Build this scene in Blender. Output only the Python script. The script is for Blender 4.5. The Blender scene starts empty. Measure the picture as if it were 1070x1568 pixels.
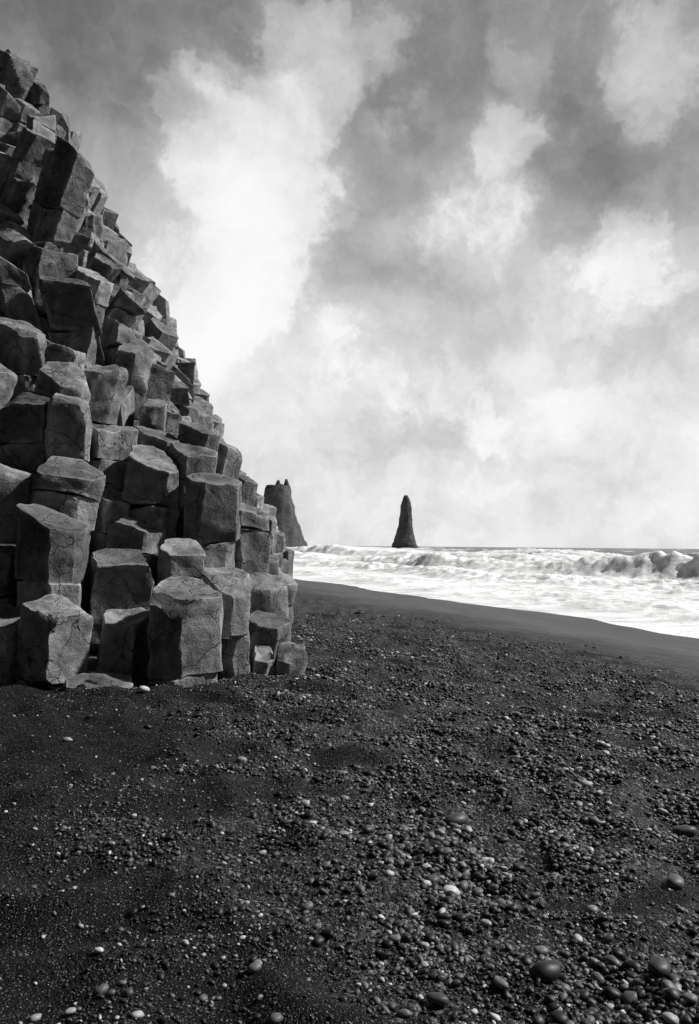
import bpy, math, random
import numpy as np
from mathutils import Vector, Matrix
random.seed(7); rng=np.random.default_rng(7)
scene=bpy.context.scene
scene.view_settings.view_transform='Standard'
try: scene.view_settings.look='None'
except: pass
scene.view_settings.exposure=0

# ---------------------------------------------------------------- noise
_perm=np.random.default_rng(3).permutation(256); _perm=np.concatenate([_perm,_perm,_perm])
_g=np.random.default_rng(4).normal(size=(256,3)); _g/=np.linalg.norm(_g,axis=1)[:,None]
def perlin(x,y,z):
    x=np.asarray(x,float);y=np.asarray(y,float);z=np.asarray(z,float)
    x,y,z=np.broadcast_arrays(x,y,z)
    xi=np.floor(x).astype(int);yi=np.floor(y).astype(int);zi=np.floor(z).astype(int)
    xf=x-xi;yf=y-yi;zf=z-zi
    f=lambda t:t*t*t*(t*(t*6-15)+10)
    u,v,w=f(xf),f(yf),f(zf)
    out=0
    for dx in (0,1):
        for dy in (0,1):
            for dz in (0,1):
                h=_perm[_perm[_perm[(xi+dx)&255]+((yi+dy)&255)]+((zi+dz)&255)]
                g=_g[h]
                d=g[...,0]*(xf-dx)+g[...,1]*(yf-dy)+g[...,2]*(zf-dz)
                out=out+d*(u if dx else 1-u)*(v if dy else 1-v)*(w if dz else 1-w)
    return out*1.5
def fbm(x,y,z,o=4):
    a=1;s=0;r=0
    for i in range(o):
        r=r+a*perlin(x*2**i+i*17.3,y*2**i+i*5.1,z*2**i+3.7*i); s+=a; a*=0.5
    return r/s
def sstep(a,b,x):
    t=np.clip((x-a)/(b-a),0,1); return t*t*(3-2*t)

# ---------------------------------------------------------------- helpers
def mesh_obj(name,verts,faces,mat=None,smooth=True,attrs=None):
    me=bpy.data.meshes.new(name)
    me.from_pydata([tuple(v) for v in verts] if not isinstance(verts,np.ndarray) else verts.tolist(),[],faces if not isinstance(faces,np.ndarray) else faces.tolist())
    me.update()
    if smooth: me.polygons.foreach_set('use_smooth',[True]*len(me.polygons))
    if attrs:
        for k,v in attrs.items():
            a=me.attributes.new(k,'FLOAT','POINT'); a.data.foreach_set('value',np.asarray(v,dtype=np.float32))
    ob=bpy.data.objects.new(name,me); scene.collection.objects.link(ob)
    if mat: me.materials.append(mat)
    return ob
def grid_faces(nr,nc):
    i=np.arange(nr-1)[:,None]*nc+np.arange(nc-1)[None,:]
    i=i.ravel()
    return np.stack([i,i+1,i+nc+1,i+nc],1)
class N:
    def __init__(s,tree): s.t=tree; s.n=tree.nodes; s.l=tree.links
    def new(s,typ,**kw):
        n=s.n.new(typ)
        for k,v in kw.items(): setattr(n,k,v)
        return n
    def put(s,sock,v):
        if isinstance(v,bpy.types.NodeSocket): s.l.new(v,sock)
        else: sock.default_value=v
    def math(s,op,a,b=0.0,c=0.0,clamp=False):
        n=s.new('ShaderNodeMath',operation=op); n.use_clamp=clamp
        s.put(n.inputs[0],a); s.put(n.inputs[1],b); s.put(n.inputs[2],c); return n.outputs[0]
    def mr(s,v,a,b,c,d,interp='SMOOTHSTEP'):
        n=s.new('ShaderNodeMapRange',interpolation_type=interp)
        for i,x in enumerate((v,a,b,c,d)): s.put(n.inputs[i],x)
        return n.outputs[0]
    def noise(s,vec,scale,detail=4,rough=0.5,dist=0.0,col=False):
        n=s.new('ShaderNodeTexNoise'); 
        if vec is not None: s.l.new(vec,n.inputs['Vector'])
        n.inputs['Scale'].default_value=scale;n.inputs['Detail'].default_value=detail
        n.inputs['Roughness'].default_value=rough;n.inputs['Distortion'].default_value=dist
        return n.outputs[1 if col else 0]
    def mixf(s,f,a,b):
        n=s.new('ShaderNodeMix',data_type='FLOAT'); s.put(n.inputs[0],f); s.put(n.inputs[2],a); s.put(n.inputs[3],b); return n.outputs[0]
    def attr(s,name,typ='GEOMETRY'):
        n=s.new('ShaderNodeAttribute',attribute_name=name,attribute_type=typ); return n.outputs['Fac']
    def gray(s,v):
        n=s.new('ShaderNodeCombineColor')
        for i in range(3): s.put(n.inputs[i],v)
        return n.outputs[0]
def new_mat(name):
    m=bpy.data.materials.new(name); m.use_nodes=True
    b=m.node_tree.nodes['Principled BSDF']; return m,N(m.node_tree),b
def bump(t,h,strength,dist,prev=None):
    b=t.new('ShaderNodeBump'); b.inputs['Strength'].default_value=strength; b.inputs['Distance'].default_value=dist
    t.l.new(h,b.inputs['Height'])
    if prev is not None: t.l.new(prev,b.inputs['Normal'])
    return b.outputs[0]

# ---------------------------------------------------------------- camera
H=1.5; F=1220.0
cam=bpy.data.cameras.new('camera'); co=bpy.data.objects.new('camera',cam); scene.collection.objects.link(co)
cam.sensor_fit='VERTICAL'; cam.sensor_height=36; cam.sensor_width=24; cam.lens=28; cam.clip_end=60000; cam.clip_start=0.05
co.matrix_world=Matrix.Translation((0,0,H))@Matrix.Rotation(math.radians(90+2.43),4,'X')@Matrix.Rotation(math.radians(0.5),4,'Z')
scene.camera=co

# ---------------------------------------------------------------- terrain functions
def u_of(x,y): return (x+0.37*y-9.3)/1.066     # metres seaward of the pebble edge
def ground_h(x,y,detail=True):
    u=u_of(x,y)
    z=-0.30*sstep(-8,0,u)*1.0
    z=z-0.09*np.clip(u,0,60)
    z=np.maximum(z,-5.0)
    if detail:
        dry=1-sstep(-2.0,2.5,u+1.2*perlin(x*0.3,y*0.3,9.1))
        near=np.exp(-np.clip(np.hypot(x,y)-25,0,1e9)/15)
        z=z+dry*near*(0.06*perlin(x*0.9,y*0.9,1.3)-0.12*np.abs(perlin(x*1.7,y*1.7,4.3))+0.05*perlin(x*3.3,y*3.3,2.2)+0.016*perlin(x*8,y*8,2.2))
        z=z+0.10*perlin(x*0.12,y*0.12,7.7)*near*(1-sstep(-3,3,u)*0.6)
        z=z+sstep(0,4,u)*(1-sstep(20,40,u))*(0.07*perlin(x*0.16,y*0.10,3.1)+0.02*perlin(x*0.7,y*0.5,3.1))
    return z

# ---------------------------------------------------------------- ground
def spaced(a,b,fine_lo,fine_hi,step,growth=1.12):
    c=list(np.arange(fine_lo,fine_hi,step)); s=step; x=fine_lo
    lo=[]
    while x>a: s*=growth; x-=s; lo.append(x)
    s=step;x=c[-1];hi=[]
    while x<b: s*=growth; x+=s; hi.append(x)
    return np.array(lo[::-1]+c+hi)
xs=spaced(-9000,9000,-6,9,0.04); ys=spaced(-3000,30000,1.0,14,0.04,1.04)
Xg,Yg=np.meshgrid(xs,ys)
Zg=ground_h(Xg,Yg)
V=np.stack([Xg.ravel(),Yg.ravel(),Zg.ravel()],1)
ug=u_of(V[:,0],V[:,1])
gm,t,b=new_mat('black_sand')
tc=t.new('ShaderNodeNewGeometry').outputs['Position']
wet=t.attr('wet'); peb=t.attr('pebbly')
def vor(scale):
    n=t.new('ShaderNodeTexVoronoi'); n.inputs['Scale'].default_value=scale; t.l.new(tc,n.inputs['Vector']); 
    c=t.new('ShaderNodeSeparateColor'); t.l.new(n.outputs['Color'],c.inputs[0]); return n,c.outputs[0]
v1,c1=vor(45); v2,c2=vor(105); v3,c3=vor(260)
p1=t.math('POWER',c1,8.0); p2=t.math('POWER',c2,10.0); p3=t.math('POWER',c3,24.0)
pm=t.mr(peb,0.15,0.6,0,1)
col=t.math('MULTIPLY_ADD',p1,t.math('MULTIPLY',pm,0.19),0.004)
col=t.math('ADD',col,t.math('MULTIPLY',p2,t.math('MULTIPLY_ADD',pm,0.17,0.012)))
col=t.math('ADD',col,t.math('MULTIPLY',p3,0.24))
col=t.math('ADD',col,t.math('MULTIPLY',pm,0.006))
wn=t.new('ShaderNodeMapping'); t.l.new(tc,wn.inputs[0]); wn.inputs['Rotation'].default_value=(0,0,math.radians(-20)); wn.inputs['Scale'].default_value=(1.0,0.12,1)
wc=t.math('MULTIPLY_ADD',t.mr(t.noise(wn.outputs[0],0.9,6,0.65),.3,.7,0,1,'LINEAR'),0.038,0.004)
col=t.mixf(wet,col,wc)
t.l.new(t.gray(col),b.inputs['Base Color'])
t.l.new(t.mixf(wet,0.7,0.45),b.inputs['Roughness'])
t.l.new(t.mixf(wet,0.10,0.20),b.inputs['Specular IOR Level'])
dry_=t.math('MULTIPLY_ADD',wet,-0.93,1.0)
h1=t.math('MULTIPLY',t.math('SUBTRACT',1.0,v1.outputs['Distance']),t.math('MULTIPLY',dry_,t.math('MULTIPLY_ADD',pm,0.85,0.15)))
h2=t.math('MULTIPLY',t.math('SUBTRACT',1.0,v2.outputs['Distance']),dry_)
hh=t.math('ADD',t.math('MULTIPLY',h1,0.020),t.math('MULTIPLY',h2,0.008))
t.l.new(bump(t,hh,1.0,1.0),b.inputs['Normal'])
nz=perlin(V[:,0]*0.25,V[:,1]*0.25,3.3)
wetv=sstep(-2.2,2.8,ug+1.8*nz+1.1*perlin(V[:,0]*1.1,V[:,1]*0.7,8.8)+0.8*perlin(V[:,0]*3,V[:,1]*2,8.8)-0.8)
def pebbly(x,y):
    s=sstep(-1.7,1.4,x+0.9*perlin(x*0.5,y*0.5,6.6)+0.15*(y-2))
    return np.clip(s*(0.64+1.3*fbm(x*0.9+y*0.3,y*1.3,1.1,3))+0.06*(y>0),0,1)
ground=mesh_obj('beach_ground',V,grid_faces(len(ys),len(xs)),gm,attrs={'wet':wetv,'pebbly':pebbly(V[:,0],V[:,1])})

# ---------------------------------------------------------------- sea
SL=-1.2
Ys=np.concatenate([np.geomspace(14,300,680),np.geomspace(305,30000,120)])
ts=np.linspace(-0.9,1.3,760)
Yg,Tg=np.meshgrid(Ys,ts,indexing='ij'); Xg=Tg*Yg
x=Xg.ravel(); y=Yg.ravel()
w=u_of(x,y)-10.0
ww=w+8*perlin(x/45,y/45,0.3)+3.5*perlin(x/14,y/14,2.3)
amp=np.interp(w,[0,8,20,35,60,110,300,900],[0.03,0.20,1.0,1.7,1.6,1.3,0.9,0.8])
ph=np.interp(ww,[-20,0,12,26,46,72,105,145,2000],[0,1,2,3,4,5,6,7,7+1855/42.])
fr=ph-np.floor(ph)
crest=np.where(fr<0.22,fr/0.22,np.clip(1-(fr-0.22)/0.78,0,1)**1.6); crest=crest*crest*(3-2*crest)
wid=np.floor(ph)
along=0.55+0.9*perlin(x/22+wid*7.7,y/60,wid*3.1)+0.3*perlin(x/7,y/12,wid*1.7)
along=np.clip(along,0.05,1.35)
fad=np.exp(-np.clip(y-1500,0,1e9)/2500)
z=SL+fad*(amp*crest*along - 0.10*amp)
rough=np.clip(w/18,0,1)*np.exp(-np.clip(y-600,0,1e9)/800)
turb=1-np.abs(fbm(x/4,y/4,5.5,4))*3; turb2=1-np.abs(fbm(x/1.4,y/1.4,2.5,3))*3
surfz=np.where(w<120,1.0,0.25)
z=z+rough*(0.65*turb*(0.25+crest*along)+0.28*turb2*(0.4+0.6*crest))*surfz
z=z+np.where(w<20,0.10*perlin(x/6,y/10,1.9)+0.05*perlin(x/1.8,y/3,1.9),0)
foam=1.48-0.85*sstep(85,150,w)
foam=foam-0.60*sstep(15,60,x)*sstep(78,110,w)
foam=foam+0.80*crest*along*sstep(30,80,w)
dark_face=sstep(0.0,0.06,fr)*(1-sstep(0.12,0.22,fr))*sstep(22,45,w)*np.clip(perlin(x/30+wid*3.3,y/50,wid)*1.8+0.05,0,1)*sstep(-10,25,x)
foam=foam-0.9*dark_face
foam=foam-0.45*np.clip(fbm(x/14,y/7,7.1,3)*2.2,0,1)*sstep(3,10,w)
foam=foam+0.75*sstep(80,-60,x-0.1*y)*sstep(60,110,w)*np.exp(-y/2500)
foam=foam-0.35*sstep(4,0,w)
sm,t,b=new_mat('sea_water')
tc=t.new('ShaderNodeNewGeometry').outputs['Position']
fo=t.attr('foam')
n_f=t.noise(tc,1.1,5,0.7,0.8)
mp=t.new('ShaderNodeMapping'); t.l.new(tc,mp.inputs[0]); mp.inputs['Rotation'].default_value=(0,0,math.radians(-18)); mp.inputs['Scale'].default_value=(0.35,1.0,1)
n_s=t.noise(mp.outputs[0],0.30,7,0.7,1.2)
sumn=t.math('ADD',t.math('MULTIPLY',n_f,0.9),t.math('MULTIPLY',n_s,1.3))
mask=t.mr(t.math('ADD',fo,t.math('SUBTRACT',sumn,1.1)),0.42,0.78,0,1)
tone=t.mr(t.math('MULTIPLY_ADD',n_f,0.3,t.math('MULTIPLY',n_s,0.7)),0.36,0.54,0.46,0.90,'LINEAR')
t.l.new(t.gray(t.mixf(mask,0.04,tone)),b.inputs['Base Color'])
t.l.new(t.mixf(mask,0.3,0.85),b.inputs['Roughness'])
b.inputs['IOR'].default_value=1.33
hs_=t.math('ADD',t.math('MULTIPLY',n_s,0.35),t.math('MULTIPLY',n_f,0.15))
t.l.new(bump(t,hs_,0.7,1.0),b.inputs['Normal'])
sea=mesh_obj('sea',np.stack([x,y,z],1),grid_faces(len(Ys),len(ts)),sm,attrs={'foam':foam})

# ---------------------------------------------------------------- basalt cliff
def px(xp,Y,yp): return ((xp-535)*Y/F, Y, H+(836-yp)*Y/F)
explicit=[ # survey of the front columns: (x,Y,top), radius
 (15,8.95,950,.46),(98,8.75,928,.42),(160,8.45,1046,.36),(192,9.05,945,.38),(282,9.05,902,.46),(356,9.45,896,.34),
 (403,9.55,1000,.25),(446,9.6,988,.22),(408,10.1,948,.28),
 (85,9.45,798,.48),(2,9.6,840,.36),(190,9.7,855,.44),(212,10.3,806,.36),(280,9.9,838,.36),(345,10.2,880,.34),(402,10.8,890,.32),
 (15,10.2,725,.40),(102,10.2,722,.46),(172,10.8,760,.36),(238,10.9,700,.50),(325,10.8,735,.44),(380,11.3,778,.32),(408,12.0,852,.22),
 (160,11.2,655,.46),(35,10.9,610,.48),(238,11.7,665,.36),(300,11.9,655,.40),(340,12.2,675,.32),(365,12.4,730,.30),
 (95,11.4,575,.46),(150,11.9,565,.44),(225,12.4,618,.36),(190,12.3,600,.36),(20,11.6,500,.46)]
def yf(x): return np.interp(x,[-20,-2.3,-1.3,-0.5,0.5],[8.3,8.25,8.85,9.3,9.8])
def dsea(x,y): return -(x+0.54+0.088*(y-9.4))
def cliff_h(x,y):
    df=y-yf(x); d=dsea(x,y)-0.28
    hf=np.interp(df,[0,.4,1,1.6,2.2,2.8,7,12],[.3,.8,1.45,2.4,3.3,4.0,10.2,17])
    hs=np.interp(d,[0,.25,.8,1.7,2.35,3.0,3.85,4.6,5.5,9],[.4,1.3,2.5,3.5,4.4,5.7,8.1,9.8,11.4,15])
    return min(hf,hs)
seeds=[]
for (xp,Y,yp,r) in explicit:
    X,Y_,Z=px(xp,Y,yp); seeds.append((X,Y_,Z,r,True))
def sp(y): return 0.60 if y<12 else (0.60 if y<19 else (0.8 if y<30 else 1.1))
y=8.2; row=0
while y<52:
    s=sp(y); xx=-13.0+(row%2)*s/2
    jj=.16 if y<12 else .23
    while xx<0.2:
        X=xx+random.uniform(-jj,jj)*s/0.6; Yv=y+random.uniform(-jj,jj)*s/0.6
        d=dsea(X,Yv); df=Yv-yf(X)
        if d>(0.22 if Yv<11 else 0.36+0.5*(s-0.58)) and df>0.25 and d<8.5:
            if all((X-e[0])**2+(Yv-e[1])**2>(0.50)**2 for e in seeds[:len(explicit)]):
                h=cliff_h(X,Yv)
                inzone = Yv<12.0 and X>-5.0
                if inzone: h=h-random.uniform(0.1,0.9)
                else: h+=random.uniform(-.8,.6)+0.4*float(perlin(X*.5,Yv*.5,2.2))
                seeds.append((X,Yv,max(h,0.25),0.41*s/0.6+random.uniform(-.07,.07),False))
        xx+=s
    y+=s*0.866; row+=1
P=np.array([(s[0],s[1]) for s in seeds])
def clip(poly,n,c):
    out=[];m=len(poly)
    for i in range(m):
        a=poly[i];bb=poly[(i+1)%m]
        da=a[0]*n[0]+a[1]*n[1]-c; db=bb[0]*n[0]+bb[1]*n[1]-c
        if da<=0: out.append(a)
        if da*db<0:
            k=da/(da-db); out.append((a[0]+(bb[0]-a[0])*k,a[1]+(bb[1]-a[1])*k))
    return out
allV=[];allF=[];allT=[];allE=[];voff=0
R2=random.Random(99)
def add_block(poly,C,axis,t0,t1,tiltT,tiltB,tone,fine,cuts,seedv):
    """one jointed basalt block: poly (offsets), between distances t0..t1 below C along axis"""
    global voff
    step=0.07 if fine else 0.35
    ring=[];edge=[];m=len(poly)
    for i in range(m):
        a=np.array(poly[i]);bb=np.array(poly[(i+1)%m]);L=np.linalg.norm(bb-a)
        ch=min(0.010,L*0.25)/L
        k=max(1,int(round(L*(1-2*ch)/step)))
        for j in range(k+1):
            f=ch+(1-2*ch)*j/k
            ring.append(a+(bb-a)*f); edge.append(1.0 if j in (0,k) else 0.0)
    ring=np.array(ring); n=len(ring); edge=np.array(edge)
    r=np.mean(np.linalg.norm(ring,axis=1))
    Lz=t1-t0; nv=max(1,int(round((Lz-0.06)/step)))
    levels=[(0.0,.25),(0.0,.5),(0.0,.72),(0.0,.88),(0.0,1-0.010/r)] if fine else [(0.0,.5),(0.0,1-0.03/r)]
    nt=len(levels)
    levels+=[(0.012+(Lz-0.024)*j/nv,1.0) for j in range(nv+1)]
    levels+=[(Lz,1-0.010/r),(Lz,.6)]
    vs=[];es=[]
    dish=random.uniform(-0.03,0.07)
    for li,(tt,sc) in enumerate(levels):
        o=ring*sc
        f=tt/Lz
        zt=(1-f)*(o@np.array(tiltT))+f*(o@np.array(tiltB))
        if li<nt: zt=zt-dish*(1-sc**2)
        p=np.empty((n,3)); p[:,0]=C[0]+o[:,0]-axis[0]*(t0+tt); p[:,1]=C[1]+o[:,1]-axis[1]*(t0+tt); p[:,2]=C[2]-axis[2]*(t0+tt)+zt
        vs.append(p)
        es.append(np.ones(n) if li in (nt-1,nt,len(levels)-2,len(levels)-3) else (edge if li>=nt else edge*0))
    vs=np.concatenate(vs); es=np.concatenate(es)
    ctr=np.array(C)-np.array(axis)*(t0+Lz/2)
    cuts=list(cuts)
    if fine:      # small spalls knocked off corners and arrises
        for k in range(R2.choice([1,2,3,4])):
            pt=vs[nt*n+R2.randrange((nv+1)*n)]-ctr
            if pt[1]>0.15*r: continue
            dn=pt/np.linalg.norm(pt)+np.array([R2.uniform(-.5,.5),R2.uniform(-.5,.5),R2.uniform(-.5,.5)]); dn/=np.linalg.norm(dn)
            cuts.append((dn,float(((vs-ctr)@dn).max())-R2.uniform(.02,.11)))
    for (nn,hh) in cuts:
        dd=np.clip((vs-ctr)@nn-hh,0,None); vs=vs-dd[:,None]*nn; es=np.where(dd>0.02,0,es)
    nl=len(levels); idx=np.arange(n)
    fs=[]
    for l in range(nl-1):
        a=voff+l*n+idx; bb=voff+l*n+(idx+1)%n
        fs.append(np.stack([a,a+n,bb+n,bb],1))
    fl=np.concatenate(fs).tolist()
    fl.append([int(v) for v in (voff+idx)]); fl.append([int(v) for v in (voff+(nl-1)*n+idx[::-1])])
    allV.append(np.concatenate([vs,np.full((len(vs),1),seedv)],1)); allF.extend(fl); allT.append(np.full(len(vs),tone)); allE.append(es); voff+=len(vs)
for i,(X,Yv,Z,R,ex) in enumerate(seeds):
    a0=math.radians(random.gauss(-13,10))      # regional joint direction
    poly=[(X+R*1.14*math.cos(a0+k*math.pi/3),Yv+R*1.14*math.sin(a0+k*math.pi/3)) for k in range(6)]
    d2=(P[:,0]-X)**2+(P[:,1]-Yv)**2
    for j in np.where((d2>1e-6)&(d2<(R*3.2)**2))[0]:
        nx,ny=P[j,0]-X,P[j,1]-Yv; L=math.hypot(nx,ny); nx/=L;ny/=L
        wj=seeds[j][3]; off=L*R/(R+wj)
        poly=clip(poly,(nx,ny),X*nx+Yv*ny+off-0.012)
        if len(poly)<3: break
    if len(poly)<3: continue
    q=[]
    for p in poly:
        if not q or math.hypot(p[0]-q[-1][0],p[1]-q[-1][1])>0.15: q.append(p)
    if len(q)>3 and math.hypot(q[0][0]-q[-1][0],q[0][1]-q[-1][1])<0.15: q.pop()
    if len(q)<3: continue
    cx=sum(p[0] for p in q)/len(q); cy=sum(p[1] for p in q)/len(q)
    poly=np.array([(p[0]-cx,p[1]-cy) for p in q])
    fine=Yv<17.5
    up=float(sstep(2.6,6.0,Z))
    cl=float(perlin(X*.45,Yv*.45,Z*.4)); cl2=float(perlin(X*.5+9,Yv*.5,Z*.4))
    lx=0.05+up*(0.34+1.0*cl)+random.uniform(-.08,.08)*(1+up); ly=-up*(0.22+0.8*cl2)+random.uniform(-.04,.04)*(1+up)
    ax=np.array([lx,ly,1.0]); ax/=np.linalg.norm(ax)
    top=(-(0.10+random.uniform(-.06,.30)), (0.16+random.uniform(-.05,.35)))
    if Z<1.5: top=(random.uniform(-.22,.0),random.uniform(.12,.34))
    if up>0.3: top=(random.uniform(-.6,.2)-lx*0.6,random.uniform(-.1,.7))
    total=Z+0.6 if Z<3.3 else 3.2
    if not fine: total=min(Z+1.5,4.5)
    tt=0; first=True; tilt=top; base_t=random.gauss(0,1)
    while tt<total:
        L=random.choice([random.uniform(.3,.55),random.uniform(.55,.9),random.uniform(.8,1.3)]) if fine else random.uniform(1.2,2.2)
        tb=(random.uniform(-.15,.15),random.uniform(-.15,.15))
        sc=random.uniform(.88,1.0); th=random.uniform(-.09,.09)
        rot=np.array([[math.cos(th),-math.sin(th)],[math.sin(th),math.cos(th)]])
        pl=(poly@rot.T)*sc; rr=np.mean(np.linalg.norm(pl,axis=1))
        jit=np.array([random.uniform(-.035,.035),random.uniform(-.035,.035),0])
        cuts=[]
        for k in range(random.choice([0,1,1,2]) if first else random.choice([0,0,1,1])):
            an=random.uniform(-2.4,0.6); el=random.uniform(0.0,1.0) if first else random.uniform(-.9,.9)
            nn=np.array([math.cos(an)*math.cos(el),math.sin(an)*math.cos(el),math.sin(el)])
            hh=(rr*math.cos(el)+ (L/2)*abs(math.sin(el)))*random.uniform(.72,.99)
            cuts.append((nn,hh))
        add_block(pl,np.array([cx,cy,Z])+jit,ax,tt,tt+L-0.012,tilt,tb,base_t*0.6+random.gauss(0,.8),fine,cuts,random.uniform(0,60))
        tilt=tb; tt+=L; first=False
A=np.concatenate(allV); T=np.concatenate(allT); E=np.concatenate(allE)
q=A[:,:3].copy(); so=A[:,3]*0.37
def vn(f,k): return np.stack([perlin(q[:,0]*f+so+k,q[:,1]*f+11,q[:,2]*f-so),perlin(q[:,0]*f-so+31,q[:,1]*f+so+k,q[:,2]*f),perlin(q[:,0]*f+7,q[:,1]*f-k,q[:,2]*f+so+51)],1)
A=q+0.035*vn(1.4,1.1)+0.022*vn(4.0,2.1)+0.017*vn(10,3.3)
rm,t,b=new_mat('basalt')
tc=t.new('ShaderNodeNewGeometry').outputs['Position']
tone=t.attr('tone'); ed=t.attr('edge')
nA=t.noise(tc,1.6,4,0.6,0.4); nB=t.noise(tc,7,6,0.68); nC=t.noise(tc,55,3,0.65)
c=t.math('MULTIPLY_ADD',tone,0.045,0.20)
c=t.math('MULTIPLY',c,t.mr(nA,0.3,0.7,0.35,1.5,'LINEAR'))
c=t.math('MULTIPLY',c,t.mr(nB,0.25,0.75,0.45,1.5,'LINEAR'))
c=t.math('MULTIPLY',c,t.mr(nC,0.3,0.7,0.75,1.25,'LINEAR'))
c=t.math('MAXIMUM',c,0.018)
c=t.math('MULTIPLY_ADD',t.math('MULTIPLY',ed,nB),0.16,c)   # rubbed, paler arrises
# hairline cooling cracks
dm=t.new('ShaderNodeMixRGB',blend_type='ADD'); dm.inputs[0].default_value=0.5; t.l.new(tc,dm.inputs[1]); t.l.new(t.noise(tc,2.2,3,0.6,0,True),dm.inputs[2])
vc=t.new('ShaderNodeTexVoronoi',feature='DISTANCE_TO_EDGE'); t.l.new(dm.outputs[0],vc.inputs['Vector']); vc.inputs['Scale'].default_value=1.7
crk=t.mr(vc.outputs[0],0.0,0.012,0,1)
c=t.math('MULTIPLY',c,t.mr(crk,0,1,0.35,1,'LINEAR'))
t.l.new(t.gray(c),b.inputs['Base Color']); b.inputs['Roughness'].default_value=0.85; b.inputs['Specular IOR Level'].default_value=0.10
hb=t.math('ADD',t.math('MULTIPLY',nB,0.034),t.math('MULTIPLY',nC,0.006))
hb=t.math('MULTIPLY_ADD',crk,0.012,hb)
t.l.new(bump(t,hb,1.0,1.0),b.inputs['Normal'])
cliff=mesh_obj('basalt_column_cliff',A,allF,rm,attrs={'tone':T,'edge':E})
cliff.data.set_sharp_from_angle(angle=math.radians(22))
print('cliff verts',len(A),'seeds',len(seeds))

# ---------------------------------------------------------------- sea stacks
stk,t,b=new_mat('stack_rock')
tc=t.new('ShaderNodeNewGeometry').outputs['Position']
t.l.new(t.gray(t.mr(t.noise(tc,0.06,6,0.65),0.3,0.7,0.06,0.13,'LINEAR')),b.inputs['Base Color']); b.inputs['Roughness'].default_value=0.95; b.inputs['Specular IOR Level'].default_value=0.1
t.l.new(bump(t,t.noise(tc,0.15,6,0.7),0.8,3.0),b.inputs['Normal'])
def loft(Y,prof,depth=0.8,na=56,nr=70,rough=0.07,seed=0):
    s=Y/F
    pts=sorted([(H+(836-yp)*s,(l-535)*s,(r-535)*s) for (yp,l,r) in prof]); zs=[p[0] for p in pts]
    zz=np.linspace(-6,zs[-1],nr); L=np.interp(zz,zs,[p[1] for p in pts]); R=np.interp(zz,zs,[p[2] for p in pts])
    an=np.linspace(0,2*np.pi,na,endpoint=False)
    Z,An=np.meshgrid(zz,an,indexing='ij'); c=((L+R)/2)[:,None]; h=((R-L)/2)[:,None]
    size=max(R-L)
    nz=1+rough*4*fbm(np.cos(An)*2+seed,np.sin(An)*2,Z/size*4,4)
    X=c+h*np.cos(An)*nz; Yv=Y+h*depth*np.sin(An)*nz
    Zd=Z+size*0.02*perlin(X/size*9,Yv/size*9,seed)
    v=np.stack([X.ravel(),Yv.ravel(),Zd.ravel()],1)
    f=[]
    for i in range(nr-1):
        for j in range(na): f.append([i*na+j,i*na+(j+1)%na,(i+1)*na+(j+1)%na,(i+1)*na+j])
    f.append([(nr-1)*na+j for j in range(na)])
    return v,f
def multi(name,parts):
    vs=[];fs=[];o=0
    for v,f in parts:
        vs.append(v); fs+= [[k+o for k in q] for q in f]; o+=len(v)
    return mesh_obj(name,np.concatenate(vs),fs,stk)
multi('sea_stack',[loft(1000,[(840,600,639),(832,601.5,637.5),(826,604,636),(818,606,634),(808,609,632),(797,611.5,631),(785,612.5,630.5),(775,613.5,630),(768,615,628.5),(762,617,626.5),(758,619,624)],seed=3,rough=.05),
                   loft(1002,[(840,612,644),(832,618,637),(824,622,633)],seed=9,nr=30)])
multi('sea_stack',[loft(700,[(842,384,474),(834,388,470),(820,392,463),(803,395,457),(785,398,451),(765,401,447),(750,404,444),(744,408,442)],seed=5,rough=.05),
                   loft(700,[(770,430,446),(750,432,445),(742,434,442),(734.5,436,439)],seed=1,nr=30),
                   loft(705,[(770,414,432),(750,418,431),(742,421,429),(736,424,427)],seed=2,nr=30),
                   loft(702,[(790,401,420),(755,404,416),(745,407,411)],seed=7,nr=30)])

# ---------------------------------------------------------------- pebbles
pm_,t,b=new_mat('pebble_stone')
tn=t.attr('tone','INSTANCER'); 
t.l.new(t.gray(tn),b.inputs['Base Color']); b.inputs['Roughness'].default_value=0.5; b.inputs['Specular IOR Level'].default_value=0.35
pc=bpy.data.collections.new('pebble_shapes')
import bmesh
for k in range(8):
    bm=bmesh.new(); bmesh.ops.create_icosphere(bm,subdivisions=2,radius=1)
    sx,sy,sz=1.0,random.uniform(.55,.9),random.uniform(.35,.6)
    for v in bm.verts:
        p=v.co.copy(); n=1+0.35*float(perlin(p.x*1.1+k*9,p.y*1.1,p.z*1.1))
        v.co=Vector((p.x*sx*n,p.y*sy*n,p.z*sz*n))
    me=bpy.data.meshes.new('pebble_shape'); bm.to_mesh(me); bm.free()
    me.polygons.foreach_set('use_smooth',[True]*len(me.polygons)); me.materials.append(pm_)
    pc.objects.link(bpy.data.objects.new('pebble_shape',me))
NC=640000
yy=1.6+ (rng.random(NC)**1.45)*19
xx=(rng.random(NC)*2-1)*(0.55*yy+0.8)
pb=pebbly(xx,yy)
cl=fbm(xx*2.2,yy*2.2,4.4,3)
dens=np.clip(0.05+pb*(0.56+2.6*cl),0.03,1)*np.clip(1.3-yy/24,0.1,1)
foot=np.exp(-((yy-yf(xx))**2)/0.35)*(xx<0.2)   # shingle gathered at the cliff foot
dens=np.maximum(dens,foot*0.7*(xx>-3))
dens*=1-sstep(-3.5,0.3,u_of(xx,yy)+1.8*perlin(xx*.25,yy*.25,3.3)+1.0*perlin(xx*1.1,yy*0.7,8.8))
keep=rng.random(NC)<dens*0.65
keep&=~((yy>yf(xx)+0.5)&(dsea(xx,yy)>0))
xx,yy,pb=xx[keep],yy[keep],pb[keep]; n=len(xx)
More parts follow.
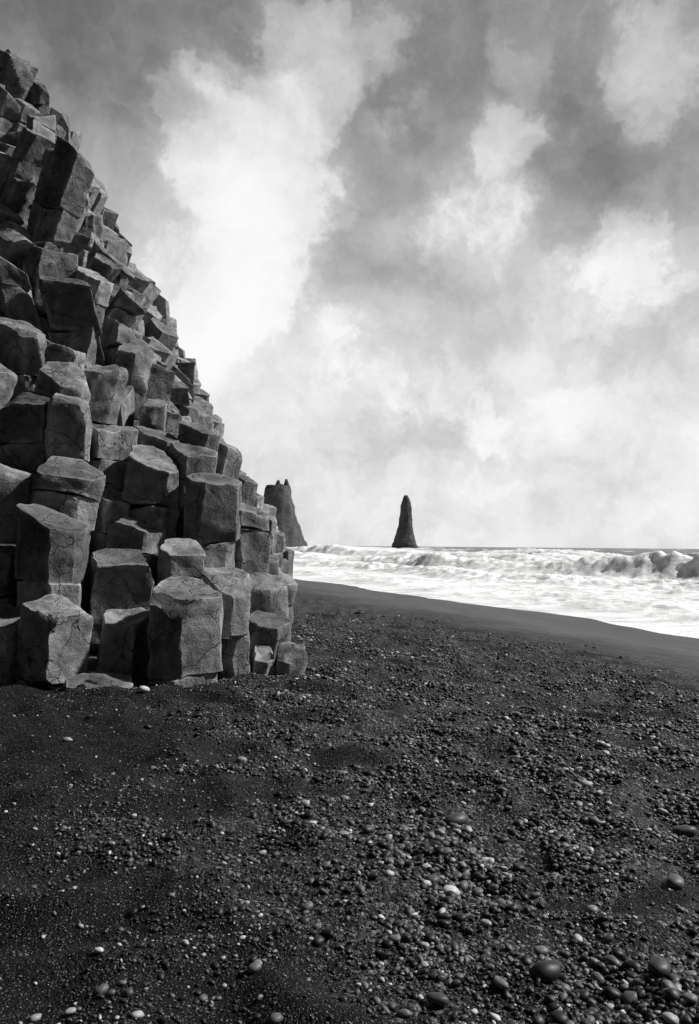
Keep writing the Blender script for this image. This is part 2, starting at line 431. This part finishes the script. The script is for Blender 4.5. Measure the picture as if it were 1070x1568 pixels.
size=np.exp(rng.normal(math.log(0.0095),0.45,n))*(0.5+0.7*pb)*(1+0.03*yy)
size=np.clip(size,0.0032,0.034)
rt=rng.random(n)
tone=np.where(rt<0.66,0.006+0.022*rng.random(n),np.where(rt<0.93,0.05+0.11*rng.random(n),0.18+0.34*rng.random(n)))
sp_=[(692,1327,.045,.5),(745,1383,.026,.35),(408,1293,.025,.3),(110,1137,.04,.3),(375,1155,.04,.22),(895,1182,.045,.35),(294,1443,.018,.35),(125,1528,.02,.3),(72,1535,.02,.25),(404,1458,.02,.25),
     (673,1502,.04,.05),(692,1547,.04,.10),(700,1240,.075,.06),(624,1519,.024,.13),(432,1537,.025,.10),(568,1246,.05,.06),(665,1320,.035,.07),(905,1372,.03,.2),(1045,1225,.07,.06),(1030,1320,.05,.10),(768,1478,.03,.15),(225,1067,.06,.5),(590,1560,.025,.12),(830,1195,.03,.2),(790,1138,.04,.2),(835,1465,.06,.02),(520,1560,.02,.1),(1005,1460,.05,.04),(551,921,.13,.01)]
ex=[];ey=[];es=[];et=[]
for (a,c_,s,to) in sp_:
    Y=H*F/(c_-836); ex.append((a-535)*Y/F); ey.append(Y); es.append(s); et.append(to)
es=np.array(es)
# the big marked stones displace the small shingle they lie on
near_big=np.zeros(n,bool)
for a,b_,s in zip(ex,ey,es): near_big|=((xx-a)**2+(yy-b_)**2)<(s*1.05)**2
kk=~near_big; xx,yy,size,tone=xx[kk],yy[kk],size[kk],tone[kk]
lift=np.concatenate([size*0.30,es*0.45])
xx=np.concatenate([xx,ex]);yy=np.concatenate([yy,ey]);size=np.concatenate([size,es]);tone=np.concatenate([tone,et]); n=len(xx)
zz=ground_h(xx,yy)+lift
me=bpy.data.meshes.new('shingle_pebbles'); me.vertices.add(n); me.vertices.foreach_set('co',np.stack([xx,yy,zz],1).astype(np.float32).ravel())
a=me.attributes.new('tone','FLOAT','POINT'); a.data.foreach_set('value',tone.astype(np.float32))
a=me.attributes.new('psc','FLOAT_VECTOR','POINT'); a.data.foreach_set('vector',np.repeat(size[:,None],3,1).astype(np.float32).ravel())
rot=np.stack([rng.normal(0,.25,n),rng.normal(0,.25,n),rng.random(n)*6.28],1)
rot[-len(ex):,:2]*=0.3; rot[-len(ex):,2]=rng.normal(0,.5,len(ex))
a=me.attributes.new('prot','FLOAT_VECTOR','POINT'); a.data.foreach_set('vector',rot.astype(np.float32).ravel())
a=me.attributes.new('pidx','INT','POINT'); a.data.foreach_set('value',rng.integers(0,8,n).astype(np.int32))
po=bpy.data.objects.new('shingle_pebbles',me); scene.collection.objects.link(po)
ng=bpy.data.node_groups.new('scatter','GeometryNodeTree')
ng.interface.new_socket('Geometry',in_out='INPUT',socket_type='NodeSocketGeometry'); ng.interface.new_socket('Geometry',in_out='OUTPUT',socket_type='NodeSocketGeometry')
gi=ng.nodes.new('NodeGroupInput');go=ng.nodes.new('NodeGroupOutput');iop=ng.nodes.new('GeometryNodeInstanceOnPoints')
ci=ng.nodes.new('GeometryNodeCollectionInfo'); ci.inputs['Collection'].default_value=pc; ci.inputs['Separate Children'].default_value=True; ci.inputs['Reset Children'].default_value=True
def na(name,dt):
    q=ng.nodes.new('GeometryNodeInputNamedAttribute'); q.data_type=dt; q.inputs['Name'].default_value=name
    return [o for o in q.outputs if o.enabled][0]
ng.links.new(gi.outputs[0],iop.inputs['Points']); ng.links.new(ci.outputs[0],iop.inputs['Instance']); iop.inputs['Pick Instance'].default_value=True
ng.links.new(na('pidx','INT'),iop.inputs['Instance Index']); ng.links.new(na('prot','FLOAT_VECTOR'),iop.inputs['Rotation']); ng.links.new(na('psc','FLOAT_VECTOR'),iop.inputs['Scale'])
ng.links.new(iop.outputs[0],go.inputs[0])
md=po.modifiers.new('scatter','NODES'); md.node_group=ng
print('pebbles',n)

# ---------------------------------------------------------------- world (cloudy sky)
EL=44; AZ=80   # azimuth clockwise from +Y
wd=bpy.data.worlds.new('World'); scene.world=wd; wd.use_nodes=True
t=N(wd.node_tree); bg=wd.node_tree.nodes['Background']; bg.inputs['Strength'].default_value=0.1
sk=t.new('ShaderNodeTexSky',sky_type='NISHITA'); sk.sun_disc=False; sk.sun_elevation=math.radians(EL); sk.sun_rotation=math.radians(AZ)
bw=t.new('ShaderNodeRGBToBW'); t.l.new(sk.outputs[0],bw.inputs[0])
gv=t.new('ShaderNodeTexCoord').outputs['Generated']
def vm(op,a,b_):
    n=t.new('ShaderNodeVectorMath',operation=op)
    t.put(n.inputs[0],a); t.put(n.inputs[1],b_); return n
def warp(vec,scale,amount,detail=5,rough=.6):
    nc=t.noise(vec,scale,detail,rough,0,True)
    s=vm('SUBTRACT',nc,(0.5,0.5,0.5)).outputs[0]
    m=vm('MULTIPLY',s,(amount,)*3).outputs[0]
    return vm('ADD',vec,m).outputs[0]
wv=warp(gv,4.0,0.20,6,.66); 
nv=vm('NORMALIZE',wv,(0,0,0)).outputs[0]
sep=t.new('ShaderNodeSeparateXYZ'); t.l.new(gv,sep.inputs[0])
def ang(yp): v=(836-yp)/F; return v/math.sqrt(1+v*v)
zc=sep.outputs[2]
def ramp(pts):
    n=t.new('ShaderNodeValToRGB'); t.l.new(zc,n.inputs[0]); e=n.color_ramp.elements
    n.color_ramp.interpolation='LINEAR'
    e[0].position=max(0,pts[0][0]); e[0].color=(pts[0][1],)*3+(1,)
    e[1].position=pts[-1][0]; e[1].color=(pts[-1][1],)*3+(1,)
    for p,c in pts[1:-1]:
        q=e.new(p); q.color=(c,c,c,1)
    return n.outputs[0]
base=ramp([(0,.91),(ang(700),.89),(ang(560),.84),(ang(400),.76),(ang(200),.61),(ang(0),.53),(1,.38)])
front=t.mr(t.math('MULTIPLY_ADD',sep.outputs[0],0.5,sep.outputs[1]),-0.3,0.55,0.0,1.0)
base=t.mixf(front,t.math('MULTIPLY',base,0.28),base)  # invented dimming of the unseen sky behind and left, darkens camera-facing rock
bright=[(350,200,100,.19),(440,270,90,.17),(290,170,60,.08),(530,90,90,.09),(440,550,120,.11),(600,560,90,.11),(775,200,55,.17),(735,330,75,.15),(980,410,80,.15),(1040,60,90,.11),(790,600,90,.09),(330,420,130,.10),(800,75,40,.10),(420,390,80,.09),(930,620,90,.06),(480,110,60,.09),(600,205,40,.09),(860,430,50,.10)]
dark=[(200,70,120,-.05),(0,60,140,-.08),(268,140,42,-.12),(370,60,60,-.04),(560,180,60,-.07),(640,130,60,-.07),(690,60,60,-.04),(880,190,100,-.10),(630,250,50,-.06),(1000,250,100,-.09),(890,330,60,-.06),(640,440,90,-.06),(530,420,80,-.05),(700,640,90,-.07),(540,640,90,-.04),(1030,480,80,-.05)]
def blobsum(lst):
    acc=None
    for (bx,by,r,a_) in lst:
        v=Vector(((bx-535)/F,1,(836-by)/F)).normalized(); rr=r/F*1.5*v.y
        dp=vm('DOT_PRODUCT',nv,tuple(v)).outputs['Value']
        s=t.mr(dp,math.cos(rr),1.0,0.0,a_)
        acc=s if acc is None else t.math('ADD',acc,s)
    return acc
B=blobsum(bright); D=blobsum(dark)
f1=t.noise(wv,5.5,6,0.6); f2=t.noise(wv,17,5,0.6)
fl=t.mr(f1,0.3,0.7,-.14,.14,'LINEAR')
cum=t.mr(t.math('ADD',B,fl),0.07,0.15,0.0,0.09)           # crisp-edged cumulus
cum2=t.mr(t.math('ADD',t.math('MULTIPLY',B,0.6),t.mr(f1,0.3,0.7,.16,-.16,'LINEAR')),0.02,0.09,0.0,0.05)
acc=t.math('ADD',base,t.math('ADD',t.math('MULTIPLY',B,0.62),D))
acc=t.math('ADD',acc,t.math('ADD',cum,cum2))
acc=t.math('ADD',acc,t.math('MULTIPLY',fl,0.60)); acc=t.math('ADD',acc,t.mr(f2,0.3,0.7,-.05,.05,'LINEAR'))
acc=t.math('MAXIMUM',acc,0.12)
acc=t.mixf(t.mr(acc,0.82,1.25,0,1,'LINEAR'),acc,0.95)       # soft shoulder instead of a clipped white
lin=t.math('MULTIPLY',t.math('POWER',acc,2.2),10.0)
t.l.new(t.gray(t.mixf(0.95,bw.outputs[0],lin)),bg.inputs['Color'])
# ---------------------------------------------------------------- sun
sd=bpy.data.lights.new('sun','SUN'); sd.energy=5.0; sd.angle=math.radians(3); sd.color=(1,.99,.98)
so_=bpy.data.objects.new('sun',sd); scene.collection.objects.link(so_)
v=Vector((math.cos(math.radians(EL))*math.sin(math.radians(AZ)),math.cos(math.radians(EL))*math.cos(math.radians(AZ)),math.sin(math.radians(EL))))
so_.rotation_euler=v.to_track_quat('Z','Y').to_euler()
